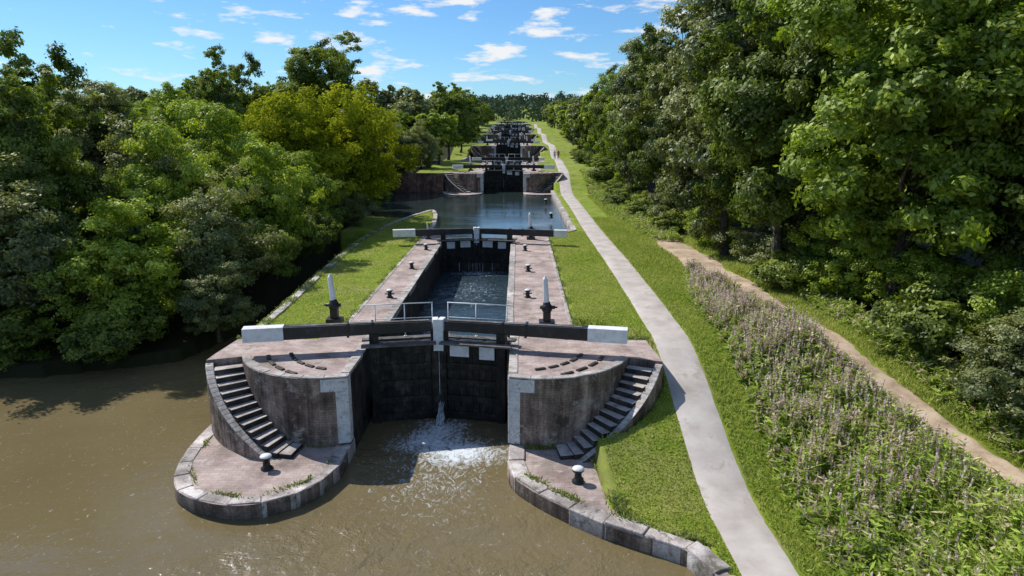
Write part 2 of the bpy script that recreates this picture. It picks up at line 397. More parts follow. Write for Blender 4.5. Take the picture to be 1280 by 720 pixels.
for k in range(1,len(LOCKS)):
    cx,y0,zz=LOCKS[k]
    sheet('canal_water',[(cx-2.5,y0+3.4),(cx+2.5,y0+3.4),(cx+2.5,y0+26),(cx-2.5,y0+26)],zz-1.9,M_w2)
    sheet('canal_water',offset(WP[2+2*(k-1)+1],.3),zz-.4,M_w2)

# ------------------------------------------------------------------ locks
def arc(c,r,p0,p1,s,n):
    out=[]
    for i in range(n+1):
        ph=rad(p0+(p1-p0)*i/n); out.append((c[0]+s*r*math.sin(ph),c[1]-r*math.cos(ph)))
    return out
def build_lock(k):
    cx,y0,zz=LOCKS[k]
    W=MB()
    def T(p): return (cx+p[0],y0+p[1])
    def TP(ps): return [T(p) for p in ps]
    hm=2.55;hc=2.35;zb=zz-5.2;zt=zz+.03;pl=zz-2.3
    for s in (-1,1):
        C=(s*3.6,3.2)
        wallarc=arc(C,3.25,-19,70,s,26)
        wallarc[0]=(s*hm,.13)
        outer=[(C[0]+s*4.4*math.sin(rad(70)),C[1]-4.4*math.cos(rad(70))),(s*7.72,2.4),(s*7.6,4.1),(s*4.6,4.1),(s*4.6,6.1),(s*hm,6.1)]
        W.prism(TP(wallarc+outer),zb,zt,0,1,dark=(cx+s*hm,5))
        stones(W,TP(resample(wallarc,.7)),.30,zt-.1,zt+.03,.7,2,.006,.006,side=s)
        stones(W,TP([(s*hm,.5),(s*hm,6.1)]),.32,zt-.1,zt+.03,.9,2,.006,.006,side=-s)
        for (p0,p1,za,zbm) in ((-19,-4,-.42,.0),(-19,-12,-2.2,-.424)):
            a=arc(C,3.262,p0,p1,s,5); a[0]=(s*hm-s*.012,.118)
            b=arc(C,3.20,p0,p1,s,5)[::-1]
            W.prism(TP(a+b),zz+za,zz+zbm,4)
        W.prism(TP([(s*hm-s*.012,.118),(s*hm-s*.012,.5),(s*hm+s*.1,.5),(s*hm+s*.1,.118)]),pl+.1,zz-.002,4)
        n=12; pa,pb=66,14
        for i in range(n):
            a0=pa+(pb-pa)*i/n; a1=pa+(pb-pa)*(i+1)/n
            top=zz-2.3*(i+1)/(n+1)
            A=arc(C,3.255,a0,a1,s,2); B=arc(C,4.16,a0,a1,s,2)[::-1]
            W.prism(TP(A+B),zb,top-.05,5)
            A=arc(C,3.257,a0+1.2,a1,s,2); B=arc(C,4.158,a0+1.2,a1,s,2)[::-1]
            W.prism(TP(A+B),top-.05,top,5,3)
        nst=26
        for i in range(nst):
            a0=70+(12-70)*i/nst; a1=70+(12-70)*(i+1)/nst
            z0=zz+.03-2.3*max(0,(66-a0))/52; z1=zz+.03-2.3*max(0,min(52,66-a1))/52
            A=arc(C,4.165,a0,a1,s,1); B=arc(C,4.42,a0,a1,s,1)
            b=[A[0],A[1],B[1],B[0]]; hs=[z0,z1,z1,z0]; 
            if s>0: b=b[::-1]; hs=hs[::-1]
            b=TP(b)
            W.hexa([(x,y,zb) for x,y in b],[(x,y,h-.1) for (x,y),h in zip(b,hs)],0,2)
        W.prism(TP(arc(C,4.1,14,8,s,1)+arc(C,3.3,8,14,s,1)),zb,pl+.14,5,3)
        for rr in (2.55,3.3):
            for j in range(5):
                ph=18+j*11
                A=arc((s*2.6,3.3),rr,ph,ph+8,s,2); B=arc((s*2.6,3.3),rr+.14,ph,ph+8,s,2)[::-1]
                ok=all(math.dist(p,C)<3.0 for p in A+B)
                if ok: W.prism(TP(A+B),zt-.01,zt+.05,5)
        wo=(4.1 if s<0 else 5.05)
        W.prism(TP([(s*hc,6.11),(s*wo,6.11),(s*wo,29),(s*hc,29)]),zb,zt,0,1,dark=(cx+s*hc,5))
        stones(W,TP([(s*(hc-.004),6.12),(s*(hc-.004),29)]),.34,zt-.22,zt+.03,1.1,2,.008,.01,side=-s)
        stones(W,TP([(s*wo,6.2),(s*wo,29)]),.16,zt-.12,zt+.02,1.0,2,.008,.01,side=s)
        if s>0: W.prism(TP([(hc,29.01),(2.75,30.3),(6.95,32.6),(7.3,32.1),(wo,29.01)]),zb,zt,0,1)
        else: W.prism(TP([(-hc,29.01),(-2.8,30.2),(-3.3,31.5),(-3.9,31.4),(-wo,29.01)]),zb,zt,0,1)
        if k>0 or s<0:
            pts=[(s*2.55,.6),(s*2.55,-1.2),(s*3.0,-2.7),(s*4.6,-3.75),(s*6.6,-3.1),(s*7.35,-2.0),(s*7.75,-.2),(s*7.75,2.6)]
            cv=[pts[0]]+chaikin(pts[1:],3)
            W.prism(TP(cv+[(s*5,3)]),zb,pl,0,1)
            stones(W,TP(cv),.42,pl-.5,pl+.03,.95,6,.02,.009,side=s)
    W.prism(TP([(-hc-.02,26.0),(hc+.02,26.0),(hc+.02,28.5),(-hc-.02,28.5)]),zb,zz-1.35,5)
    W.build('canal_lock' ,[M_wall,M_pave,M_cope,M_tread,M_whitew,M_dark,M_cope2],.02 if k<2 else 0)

def build_gates(k,vpos,zbot,rail=True,ext=(6.6,6.6),up=False):
    cx,y0,zz=LOCKS[k]
    for s in (-1,1):
        G=MB()
        Hx,Hy=cx+s*2.42,y0+vpos; Mx,My=cx+s*.05,y0+vpos+.45
        dx,dy=(Hx-Mx),(Hy-My); l=math.hypot(dx,dy); dx/=l;dy/=l
        nxx,nyy=(-dy,dx)
        if nyy>0: nxx,nyy=-nxx,-nyy
        def at(t,o=0): return (Mx+dx*t+nxx*o,My+dy*t+nyy*o)
        G.bar(at(0.02),at(l),.22,zz+zbot,zz+.05,0)
        zs=np.arange(zz+zbot+.3,zz-.1,.62)
        for z in zs: G.bar(at(.1,.15),at(l-.1,.15),.09,z,z+.22,0)
        for t in np.arange(.28,l-.2,.24): G.bar(at(t,.125),at(t+.215,.125),.03+random.uniform(0,.015),zz+zbot,zz-.05,0)
        G.bar(at(0.0,.05),at(.26,.05),.36,zz+zbot,zz+.62,0)
        G.bar(at(l-.3,.05),at(l+.02,.05),.38,zz+zbot,zz+.62,0)
        G.bar(at(0,.03),at(l,.03),.36,zz+.05,zz+.22,0)
        G.bar(at(-.02,.1),at(.18,.1),.4,zz+(-.1 if not up else 0),zz+1.06,1)
        if s>0 or up:
            G.bar(at(.42,.26),at(1.12,.26),.05,zz-.28,zz+.2,1)
            G.bar(at(1.5,.26),at(2.05,.26),.05,zz-.34,zz+.12,1)
        e=ext[0 if s<0 else 1]
        tl=(cx+s*e-Mx)/dx
        wl=1.35 if not up else (1.5 if s<0 else .9)
        G.bar(at(.22),at(tl-wl),.34,zz+.62,zz+.96,3,None,z0b=zz+.56,z1b=zz+1.0,wb=.4)
        G.bar(at(tl-wl+.002),at(tl),.43,zz+.54,zz+1.02,1)
        G.bar(at(.3,.0),at(tl-wl-.2,.0),.16,zz+.975,zz+.995,2,z0b=zz+1.002,z1b=zz+1.012)
        for t in (l-.15,l+.7): G.bar(at(t),at(t+.08),.42,zz+.53,zz+1.03,3)
        G.bar(at(.1,.42),at(l+.3,.42),.34,zz+.22,zz+.28,2)
        G.bar(at(.1,-.38),at(l+.3,-.38),.3,zz+.22,zz+.28,2)
        for t in (.5,1.5,2.3): G.bar(at(t,-.5),at(t+.08,-.5),.5,zz+.1,zz+.2,3)
        G.build('lock_gate',[M_timber,M_white,M_plank,M_black],.015)
        if rail:
            R=MB()
            def p3(t,z,o=-.5):
                q=at(t,o); return (q[0],q[1],zz+z)
            for t in ((.15,1.2,2.35) if s>0 else (.15,1.15,2.2)):
                R.tube([p3(t,.25),p3(t,1.5)],[.02,.02],8)
                R.tube([p3(t,.27),p3(t,.29)],[.06,.06],8)
                R.tube([p3(t,.9),p3(t+.0,.3,-.12)],[.014,.014],6)
            e2=2.45 if s>0 else 2.75
            R.tube([p3(.12,1.5),p3(e2,1.5)],[.02,.02],8)
            R.tube([p3(.12,.95),p3(e2,.95)],[.014,.014],8)
            R.build('handrail',[M_white])

def paddle_gear(x,y,z,s=1,h=1.0):
    P=MB()
    P.box((0,0,.1),(.62,.5,.2),0,0)
    P.box((0,0,.42),(.3,.28,.5),0,0)
    lathe(P,(0,0,.55),[(.16,0),(.21,.08),(.22,.2),(.17,.3),(.12,.36)],14,[0]*5)
    P.tube([(-.28*s,0,.74),(.32*s,0,.74)],[.07,.07],10,0)
    P.tube([(.3*s,0,.74),(.42*s,0,.74)],[.035,.035],8,0)
    P.tube([(-.12,-.12,.2),(-.3,-.25,.02)],[.03,.03],6,0)
    P.tube([(.12,-.12,.2),(.3,-.25,.02)],[.03,.03],6,0)
    P.tube([(0,0,.88),(-.03,0,1.0),(-.09,0,1.9),(-.092,0,1.93),(-.1,0,2.02)],[.115,.12,.095,.065,.02],14,1)
    P.tube([(-.005,0,.86),(-.025,0,.96)],[.15,.14],14,0)
    o=P.build('paddle_gear',[M_black,M_white],.01); o.location=(x,y,z); o.scale=(h,h,h)
def bollard(x,y,z,big=1):
    P=MB()
    lathe(P,(0,0,0),[(.17,-.05),(.17,.04),(.11,.07),(.095,.26),(.12,.3),(.165,.34),(.17,.385),(.15,.42),(.08,.45),(.02,.455)],16,[0,0,0,0,0,0,1,1,1,1])
    P.tube([(-.24,0,.2),(.24,0,.2)],[.035,.035],8,0)
    o=P.build('mooring_bollard',[M_black,M_white]); o.location=(x,y,z); o.scale=(big,)*3; o.rotation_euler[2]=random.random()*3
for k in range(len(LOCKS)):
    build_lock(k)
    cx,y0,zz=LOCKS[k]
    build_gates(k,3.0,-4.8,rail=(k<2))
    build_gates(k,26.0,-1.6,rail=(k>0),up=True,ext=(5.6,6.15))
    paddle_gear(cx-4.55,y0+6.3,zz+.03,-1); paddle_gear(cx+4.0,y0+6.0,zz+.03,1)
    paddle_gear(cx+3.75,y0+27.6,zz+.03,1,.95); paddle_gear(cx-3.5,y0+27.6,zz+.03,-1,.6)
    for (bx,by) in ((-3.1,10.5),(-3.1,17.2),(-3.1,23.3),(3.3,10.6),(3.4,16.5),(3.3,23)):
        bollard(cx+bx,y0+by,zz+.03,.9)
bollard(-7.55,18.7,-2.29,1.05); bollard(1.75,18.0,-2.28,1.05)
bollard(2.9,60,0); bollard(2.9,72,0)

J=MB()
for i in range(12):
    x=-2.78+random.uniform(-.14,.18); z0=random.uniform(-2.45,-1.9)
    y=23.25; p=[(x,y,z0)]; r=[.005]
    for t in (0.25,.5,.8,1): p.append((x+random.uniform(-.08,.08)*t,y-.45*t,z0+( -2.74-z0)*t*t)); r.append(.006+.024*t*random.random())
    J.tube(p,r,5,0)
for i in range(13):
    x=random.uniform(-4.9,-.5); w=random.uniform(.3,1)
    J.tube([(x,46.15,-1.32),(x,46.0,-1.4),(x+.02,45.9,-1.89)],[.01*w,.015*w,.03*w],5,0)
J.build('leaking_water',[M_foam])

B=MB()
edge=chaikin([(-.3,20.3),(-.32,19.0),(-.15,18.2),(.75,17.1),(2.3,15.75),(4.3,14.75),(4.55,13.8)],2)
B.prism(edge+[(4.9,13.8),(4.7,14.9),(2.8,16.1),(2.45,19.2),(2.2,20.4)],-5.2,-2.3,0,1)
stones(B,edge,.48,-2.9,-2.25,1.05,2,.028,.014,side=1)
B.build('canal_bank_wall',[M_wall,M_pave,M_cope2],.03)
B=MB()
stones(B,[(4.55,13.78),(4.55,-20)],.45,-5,-2.28,1.3,0,.02,.01,side=1)
B.build('canal_bank_wall',[M_cope2],.02)
B=MB()
isl=chaikin([(-10.32,24.3),(-10.4,27),(-11.3,45),(-11.05,54),(-9.9,60.5),(-8.35,66.6),(-7.6,64),(-7.0,59),(-6.6,52.5),(-6.75,49.3)],1)
stones(B,isl,.34,-5,.04,1.2,0,.02,.01,side=-1)
B.build('canal_island_wall',[M_cope],.02)
isl2=MB()
stones(isl2,[(4.1,52.4),(4.1,86.8)],.42,-5,.05,1.2,0,.015,.01,side=-1)
isl2.build('canal_bank_wall',[M_cope],.02)
for k in range(1,len(LOCKS)):
    cx,y0,zz=LOCKS[k]; ye=(LOCKS[k+1][1] if k+1<len(LOCKS) else y0+60)
    Kb=MB(); stones(Kb,[(4.1,y0+32),(4.1,ye)],.45,zz-3,zz+.04,2.4,0,.01,.01,side=-1)
    stones(Kb,[(-10,y0+33),(-10,ye)],.45,zz-3,zz+.04,2.4,0,.01,.01,side=1)
    Kb.build('canal_bank_wall',[M_cope])
R=MB()
R.prism([(-16,88.2),(-9.6,88.2),(-9.6,89),(-16,89)],-3,2.05,0,1)
R.build('brick_retaining_wall',[M_brickred,M_cope],.02)

# ------------------------------------------------------------------ paths
def ribbon(name,fn,y0,y1,step,mat,lift,rag=.0,nx=7):
    vs=[];fs=[]; ysr=np.arange(y0,y1,step)
    for i,y in enumerate(ysr):
        a,b=fn(y); a+=random.uniform(-rag,rag); b+=random.uniform(-rag,rag)
        for j in range(nx):
            x=a+(b-a)*j/(nx-1); crown=lift*(1 if 0<j<nx-1 else -.4)
            vs.append((x,y,crown))
    V=np.array(vs); V[:,2]+=land(V[:,0],V[:,1])
    for i in range(len(ysr)-1):
        for j in range(nx-1):
            o=i*nx+j; fs.append((o,o+1,o+nx+1,o+nx))
    me=bpy.data.meshes.new(name); me.from_pydata(V.tolist(),[],fs); me.materials.append(mat)
    for p in me.polygons: p.use_smooth=True
    o=bpy.data.objects.new(name,me); scene.collection.objects.link(o); return o
def tow(y):
    s=float(sm(80,130,y)); x=5.08+.04*math.sin(y*.21)+1.4*s; return x,x+1.5-.04*math.sin(y*.13)
ribbon('towpath',tow,-5,380,.5,M_path,.035,.012)
DY=[5,16,26,38,46,54]; DC=[13.6,12.7,11.5,10.7,10.5,10.6]; DW=[.5,.5,.65,1.3,1.1,.3]
def dirt(y):
    c=float(np.interp(y,DY,DC)); w=float(np.interp(y,DY,DW))
    c+=.12*math.sin(y*.8); return c-w-.08*math.sin(y*1.7),c+w+.1*math.sin(y*1.3)
ribbon('dirt_path',dirt,2,54,.25,M_dirt,.03,.08)

# ------------------------------------------------------------------ small vegetation
def quad_mesh(name,P,T,Bv,col,mat):
    n=len(P)
    V=np.stack([P-T,P+Bv,P+T,P-Bv],1).reshape(-1,3)
    Fq=np.arange(4*n).reshape(n,4)
    me=bpy.data.meshes.new(name); me.from_pydata(V.tolist(),[],Fq.tolist()); me.materials.append(mat)
    ca=me.color_attributes.new('Col','FLOAT_COLOR','POINT')
    c=np.repeat(np.concatenate([col,np.ones((n,1))],1),4,0).astype(np.float32)
    ca.data.foreach_set('color',c.reshape(-1))
    o=bpy.data.objects.new(name,me); scene.collection.objects.link(o); return o
def unit(v): return v/np.maximum(np.linalg.norm(v,axis=1,keepdims=True),1e-9)
def on_path(X,Y,e=0.0):
    t=5.08+.04*np.sin(Y*.21)+1.4*sm(80,130,Y); a=(X>t+e)&(X<t+1.5-e)
    c=np.interp(Y,DY,DC)+.12*np.sin(Y*.8); w=np.interp(Y,DY,DW)
    return a|((np.abs(X-c)<w*.9)&(Y<54))
def lawn(n,x0,x1,y0,y1,h,seed):
    r=np.random.default_rng(seed)
    X=r.uniform(x0,x1,n); Y=y0+(y1-y0)*r.random(n)**1.4
    Z=ground_z(X,Y)
    ok=(Z>land(X,Y)-.1)&(~on_path(X,Y,.03))
    for cx,yy,zz in LOCKS[:1]:
        u=X-cx; v=Y-yy
        ok&=~((u>-4.25)&(u<5.25)&(v>4)&(v<32)); ok&=~((np.abs(u)<7.85)&(v<4.1)&(v>-.5)&(np.hypot(np.abs(u)-3.6,v-3.2)<4.5)); ok&=~((np.abs(u)<7.85)&(v>1.7)&(v<4.15))
    ok&=~pip(X,Y,[(-3,21),(-3,12),(5.05,12),(4.8,14.95),(2.85,16.15),(2.5,20.6)])
    X,Y,Z=X[ok],Y[ok],Z[ok]; n=len(X)
    hh=h*r.uniform(.5,1.5,n); T=np.stack([r.normal(0,.5,n)*hh,r.normal(0,.5,n)*hh,hh],1)*.5
    a=r.uniform(0,6.28,n); w=.012+.012*r.random(n); Bv=np.stack([np.cos(a)*w,np.sin(a)*w,0*a],1)
    P=np.stack([X,Y,Z],1)+T*.9
    t=np.clip(r.random((n,1))*.75+.35*(vn(X,Y,.7,seed)[:,None]*.5+.4),0,1); base=np.array([[.24,.35,.035]])*(1-t)+np.array([[.55,.55,.16]])*t
    return P,T,Bv,base
def fringe(pts,n,spread,h,z,seed):
    r=np.random.default_rng(seed); q=np.array(resample(pts,.1)); i=r.integers(0,len(q),n)
    keep=(vn(q[i,0],q[i,1],2.7,seed)+r.normal(0,.3,n))>.25; i=i[keep]; n=len(i)
    X=q[i,0]+r.normal(0,spread,n); Y=q[i,1]+r.normal(0,spread,n)
    Z=(land(X,Y) if z is None else np.full(n,z))
    hh=h*r.uniform(.4,1.5,n); T=np.stack([r.normal(0,.6,n)*hh,r.normal(0,.6,n)*hh,hh],1)*.5
    a=r.uniform(0,6.28,n); w=.012+.02*r.random(n); Bv=np.stack([np.cos(a)*w,np.sin(a)*w,0*a],1)
    t=r.random((n,1)); base=np.array([[.16,.26,.04]])*(1-t)+np.array([[.42,.42,.16]])*t
    return np.stack([X,Y,Z],1)+T*.9,T,Bv,base
cx,yy,_=LOCKS[0]
plin=[(cx-2.9,yy-1.0),(cx-3.3,yy-2.3),(cx-4.6,yy-3.25),(cx-6.2,yy-2.7),(cx-7.1,yy-1.4),(cx-7.3,yy+.3)]
parts=[lawn(50000,2.2,5.2,13.5,52,.05,1),lawn(35000,-11.2,-6.9,24,66,.05,2),lawn(40000,6.5,8.2,8,60,.11,3),lawn(60000,8,13.6,30,80,.17,4),lawn(30000,11.8,15,8,30,.14,5),
  fringe(plin,1400,.03,.09,-2.29,3),fringe([(.3,18.3),(1.0,17.5),(2.5,16.2),(4.6,15.1)],1500,.05,.1,-2.28,4),fringe([(2.5,20.2),(2.45,19.2),(2.8,16.2)],2200,.1,.13,-2.3,8),
  fringe([(-10.1,24.5),(-10.2,27),(-11.05,45),(-10.8,54)],6000,.12,.13,0,5),fringe([(-6.98,26.3),(-6.98,49)],3500,.06,.1,0,6),fringe([(2.25,26.3),(2.25,49)],3500,.06,.1,0,7),
  fringe(arc((cx-3.6,yy+3.2),3.32,-15,12,-1,10),300,.03,.12,-2.29,9),fringe(arc((cx+3.6,yy+3.2),3.32,-15,12,1,10),300,.03,.12,-2.29,10),
  fringe([(cx-7.6,yy+4.3),(cx-4.5,yy+4.25)],1500,.08,.11,0,11),fringe([(cx+5.2,yy+4.3),(cx+7.6,yy+4.25)],1200,.08,.11,0,12)]
quad_mesh('grass',*[np.concatenate([p[i] for p in parts]) for i in range(4)],M_blade)

def meadow(name,seed,n,x0f,x1f,y0,y1,hs,flower):
    r=np.random.default_rng(seed)
    Y=y0+(y1-y0)*r.random(n)**1.15; u=r.random(n)
    X=np.interp(Y,*x0f)+(np.interp(Y,*x1f)-np.interp(Y,*x0f))*u
    clump=np.clip((vn(X,Y,1.3,5)+vn(X,Y,3.1,2))*.3+.5,0,1)
    keep=r.random(n)<(.45+.7*clump); X,Y,u,clump=X[keep],Y[keep],u[keep],clump[keep]; n=len(X)
    edge=np.minimum(u,1-u)*2
    Z=land(X,Y); H=hs*(.4+.6*np.clip(edge*3,0,1))*r.uniform(.55,1.25,n)*(.7+.6*clump)
    lean=r.normal(0,.13,(n,2))
    PP=[];TT=[];BB=[];CC=[]
    dirv=np.stack([lean[:,0],lean[:,1],np.ones(n)],1)
    g0=np.array([.17,.26,.03]);g1=np.array([.48,.58,.12]); dry=np.array([.68,.6,.36])
    far=np.clip((Y-13)/10,0,1)*np.clip(1.3-u*.6,0,1)
    isfl=r.random(n)<flower*(.12+.95*far)*(.35+1.1*clump)
    base=np.stack([X,Y,Z],1)
    tone=np.clip(r.random((n,1))*.7+.3*(vn(X,Y,.8,9)[:,None]*.5+.5),0,1); gcol=g0*(1-tone)+g1*tone; isdry=(r.random(n)<.16)[:,None]; gcol=np.where(isdry,dry*(.6+.5*tone),gcol)
    a=r.uniform(0,6.28,n)
    T=dirv*H[:,None]*.5; PP.append(base+T);TT.append(T);BB.append(np.stack([np.cos(a),np.sin(a),0*a],1)*.012);CC.append(gcol)
    for j in range(9):
        f=r.uniform(.15,.85,n)[:,None]; a=r.uniform(0,6.28,n)
        ln=(.13*r.uniform(.5,1.3,n))[:,None]
        d=unit(np.stack([np.cos(a),np.sin(a),r.uniform(-.2,.8,n)],1))
        b=unit(np.cross(d,r.normal(0,.5,size=(n,3))+np.array([0,0,1.])))
        PP.append(base+dirv*H[:,None]*f+d*ln*.7);TT.append(d*ln);BB.append(b*ln*.24);CC.append(gcol*r.uniform(.7,1.35,(n,1)))
    fi=np.where(isfl)[0]; m=len(fi)
    pk=np.array([.74,.50,.56]); fl=np.array([.84,.72,.62]); br=np.array([.52,.38,.29])
    sel=r.random((m,1)); fcol=np.where(sel<.4,pk,np.where(sel<.8,fl,br))*r.uniform(.75,1.1,(m,1))
    for j in range(8):
        f=(.70+.045*j+.02*r.random(m))[:,None]; a=r.uniform(0,6.28,m); d=unit(np.stack([np.cos(a),np.sin(a),r.uniform(.2,1.2,m)],1))
        s=(.062-.005*j)*r.uniform(.7,1.2,m)[:,None]; b=unit(np.cross(d,r.normal(size=(m,3))))
        PP.append(base[fi]+dirv[fi]*H[fi][:,None]*f);TT.append(d*s);BB.append(b*s*.55);CC.append(fcol)
    quad_mesh(name,np.concatenate(PP),np.concatenate(TT),np.concatenate(BB),np.concatenate(CC),M_blade)
meadow('wildflower_meadow',21,16000,([5,14,20,30,34],[7.3,7.3,7.5,7.8,8.6]),([5,14,20,26,34],[12.8,12.1,11.4,10.7,9.2]),6,34,1.0,1.0)
meadow('wild_plants',22,3500,([5,14,30],[14.0,13.5,12.9]),([5,14,30],[16.5,15.5,14.5]),10,36,.5,.1)
meadow('wild_plants',24,3000,([46,56,80],[9.6,8.8,8.4]),([46,56,80],[11.5,11.5,11.0]),47,95,.55,.08)

# ------------------------------------------------------------------ trees
def tree_mesh(name,seed,H,R,cb,nleaf,leaf,mat,nlobes=80,lr=.24,trunk=.3,droop=0,limbs=14):
    r=np.random.default_rng(seed); rr=random.Random(seed)
    cz=(H+cb)/2; rz=(H-cb)/2
    d=unit(r.normal(size=(nlobes,3)))
    ln=np.array([noise.noise(Vector(tuple(q*1.6+seed*3.1))) for q in d])
    f=(r.random(nlobes)**.45)*np.minimum(.86+.6*ln,1.06)
    C=d*f[:,None]*np.array([R*(1-lr*.7),R*(1-lr*.7),rz*(1-lr*.6)])
    hrel=C[:,2]/rz; k=np.where(hrel>0,1-.35*hrel**2,1-.1*hrel**2); C[:,0]*=k;C[:,1]*=k
    C[:,2]+=cz
    Lr=lr*R*r.uniform(.4,1.4,nlobes)
    ns=nlobes*9; si=r.integers(0,nlobes,ns); sdv=unit(r.normal(size=(ns,3))+np.array([0,0,.2]))
    SC=C[si]+sdv*(Lr[si]*r.uniform(.55,1.1,ns))[:,None]*np.array([1,1,.75]); SR=Lr[si]*r.uniform(.22,.48,ns)
    sbr=r.normal(size=ns)
    w=SR**2; w/=w.sum(); li=r.choice(ns,nleaf,p=w)
    dd=unit(r.normal(size=(nleaf,3)))
    rad_=SR[li]*r.random(nleaf)**.4*(1+.2*r.normal(size=nleaf))
    P=SC[li]+dd*rad_[:,None]*np.array([1.1,1.1,.75+droop])
    out=unit(P-np.array([0,0,cz]))
    nrm=unit(dd*.55+sdv[li]*.6+out*.3+np.array([0,0,.4])+r.normal(size=(nleaf,3))*.5)
    t=unit(np.cross(nrm,r.normal(size=(nleaf,3)))); 
    if droop: t=unit(t+np.array([0,0,-1.5*droop]))
    b=unit(np.cross(nrm,t)); s=leaf*r.uniform(.6,1.35,nleaf)[:,None]
    V=np.stack([P-t*s,P+b*s*.55,P+t*s,P-b*s*.55],1).reshape(-1,3)
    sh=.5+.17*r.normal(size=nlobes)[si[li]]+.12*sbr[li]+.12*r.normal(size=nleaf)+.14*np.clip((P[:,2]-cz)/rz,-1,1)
    T=MB()
    top=Vector((rr.uniform(-.3,.3),rr.uniform(-.3,.3),cz+rz*.3))
    tp=[Vector((0,0,-.6)),Vector((0.05,0,.3)),Vector((rr.uniform(-.2,.2),rr.uniform(-.2,.2),max(cb,1.)*.8)),Vector((rr.uniform(-.3,.3),rr.uniform(-.3,.3),cz*.8)),top]
    tr=[trunk*1.5,trunk*1.05,trunk*.8,trunk*.5,trunk*.15]
    T.tube(tp,tr,10,0)
    for i in rr.sample(range(nlobes),min(limbs,nlobes)):
        e=Vector(C[i]); u=rr.uniform(.25,.85); z=tp[2].z+(top.z-tp[2].z)*u*.8
        s0=Vector((0,0,min(z,e.z-.2 if e.z>tp[2].z else z))); s0.x=tp[3].x*.6;s0.y=tp[3].y*.6
        mid=(s0+e)/2+Vector((rr.uniform(-.3,.3),rr.uniform(-.3,.3),rr.uniform(0,.5)))
        T.tube([s0,mid,e],[trunk*.35,trunk*.2,trunk*.05],6,0,False)
    nv=len(T.v); Fq=(np.arange(4*nleaf).reshape(nleaf,4)+nv).tolist()
    me=bpy.data.meshes.new(name); me.from_pydata(T.v+V.tolist(),[],T.f+Fq)
    me.materials.append(M_bark); me.materials.append(mat)
    me.polygons.foreach_set('material_index',[0]*len(T.f)+[1]*nleaf)
    at=me.attributes.new('shade','FLOAT','POINT')
    at.data.foreach_set('value',np.concatenate([np.zeros(nv),np.repeat(np.clip(sh,0,1),4)]).astype(np.float32))
    return me
K={}
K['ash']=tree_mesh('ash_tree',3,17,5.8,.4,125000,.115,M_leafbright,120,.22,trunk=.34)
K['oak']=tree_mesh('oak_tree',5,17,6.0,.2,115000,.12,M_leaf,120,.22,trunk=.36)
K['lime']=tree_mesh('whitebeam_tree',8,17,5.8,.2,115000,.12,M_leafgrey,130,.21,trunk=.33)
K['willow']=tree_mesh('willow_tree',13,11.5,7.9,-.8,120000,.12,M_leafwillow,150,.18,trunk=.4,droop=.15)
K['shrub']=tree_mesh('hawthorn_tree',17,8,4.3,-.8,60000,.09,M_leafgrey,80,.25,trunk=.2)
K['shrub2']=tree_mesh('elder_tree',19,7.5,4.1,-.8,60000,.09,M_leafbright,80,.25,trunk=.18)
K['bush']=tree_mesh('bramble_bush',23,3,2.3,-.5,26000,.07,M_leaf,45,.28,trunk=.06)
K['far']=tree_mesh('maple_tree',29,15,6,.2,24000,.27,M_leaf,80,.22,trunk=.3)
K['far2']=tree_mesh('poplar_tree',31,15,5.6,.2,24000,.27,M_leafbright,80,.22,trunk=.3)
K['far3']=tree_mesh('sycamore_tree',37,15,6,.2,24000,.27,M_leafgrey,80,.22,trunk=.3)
def put(k,x,y,h=1,w=None,rz=None,dz=0):
    me=K[k]; o=bpy.data.objects.new(me.name,me); scene.collection.objects.link(o)
    o.location=(x,y,float(land(x,y))+dz); w=w or h; o.scale=(w,w,h); o.rotation_euler[2]=random.uniform(0,6.28) if rz is None else rz
# right side
put('ash',15.3,27.2,1.0,1.05,.4); put('oak',20.6,22,1.05,1.0,1.2); put('oak',13.4,34.5,1.0,.95,2.2)
put('lime',12.7,41.5,1.02,.97,.5); put('lime',12.5,50,1.05,.93,2.9); put('oak',12.6,60,1.05,.85,4); put('ash',20,38,1.15,1.1)
put('lime',12.7,69,1.0,.82,.3); put('ash',12.6,78,1.0,.78,1); put('oak',12.7,89,.95,.78,2); put('far2',12.9,102,.95,.8); put('far',12.8,117,.9,.75); put('far3',13,133,.85,.75)
put('oak',19,31,1.1,1.0); put('lime',21,48,1.15); put('lime',20,62,1.15,1.0); put('oak',25,30,1.1)
put('shrub',14.9,19.0,.42,.62); put('shrub2',17.4,21.5,.6,.7); put('bush',15.4,15.2,.9,1.0); put('shrub',18.5,17,.7,.8); put('shrub2',15.2,30.3,.6,.7); put('bush',15.2,23.4,1.1,1.2); put('shrub2',16.4,26,.55,.75)
put('oak',22,15,.9,.9); put('shrub2',18.6,12.5,.6,.8); put('shrub',14.0,36.5,.5,.7); put('shrub2',13.0,45,.5,.7); put('shrub',12.6,54,.5,.7); put('bush',13.4,32.5,.8,1.0)
put('shrub',22,25.5,1,1); put('shrub2',26,24,1.1,1.2); put('shrub',25,34,1.0,1.2); put('shrub2',29,29,1.1,1.3); put('shrub',23,20,.9,1.0)
for y in range(52,140,9): put('bush',11.3+random.uniform(-.4,.6),y,.75,1.15)
for y in range(150,370,15):
    put(random.choice(['far','far2','far3']),13.8+random.uniform(-1,1.2)+.012*(y-150),y,random.uniform(.62,.82),.78); put(random.choice(['far','far3']),24+random.uniform(-2,3),y+6,.8,.95)
for i in range(10):
    put(random.choice(['far','far2','far3']),random.uniform(26,46),random.uniform(45,180),1.1)
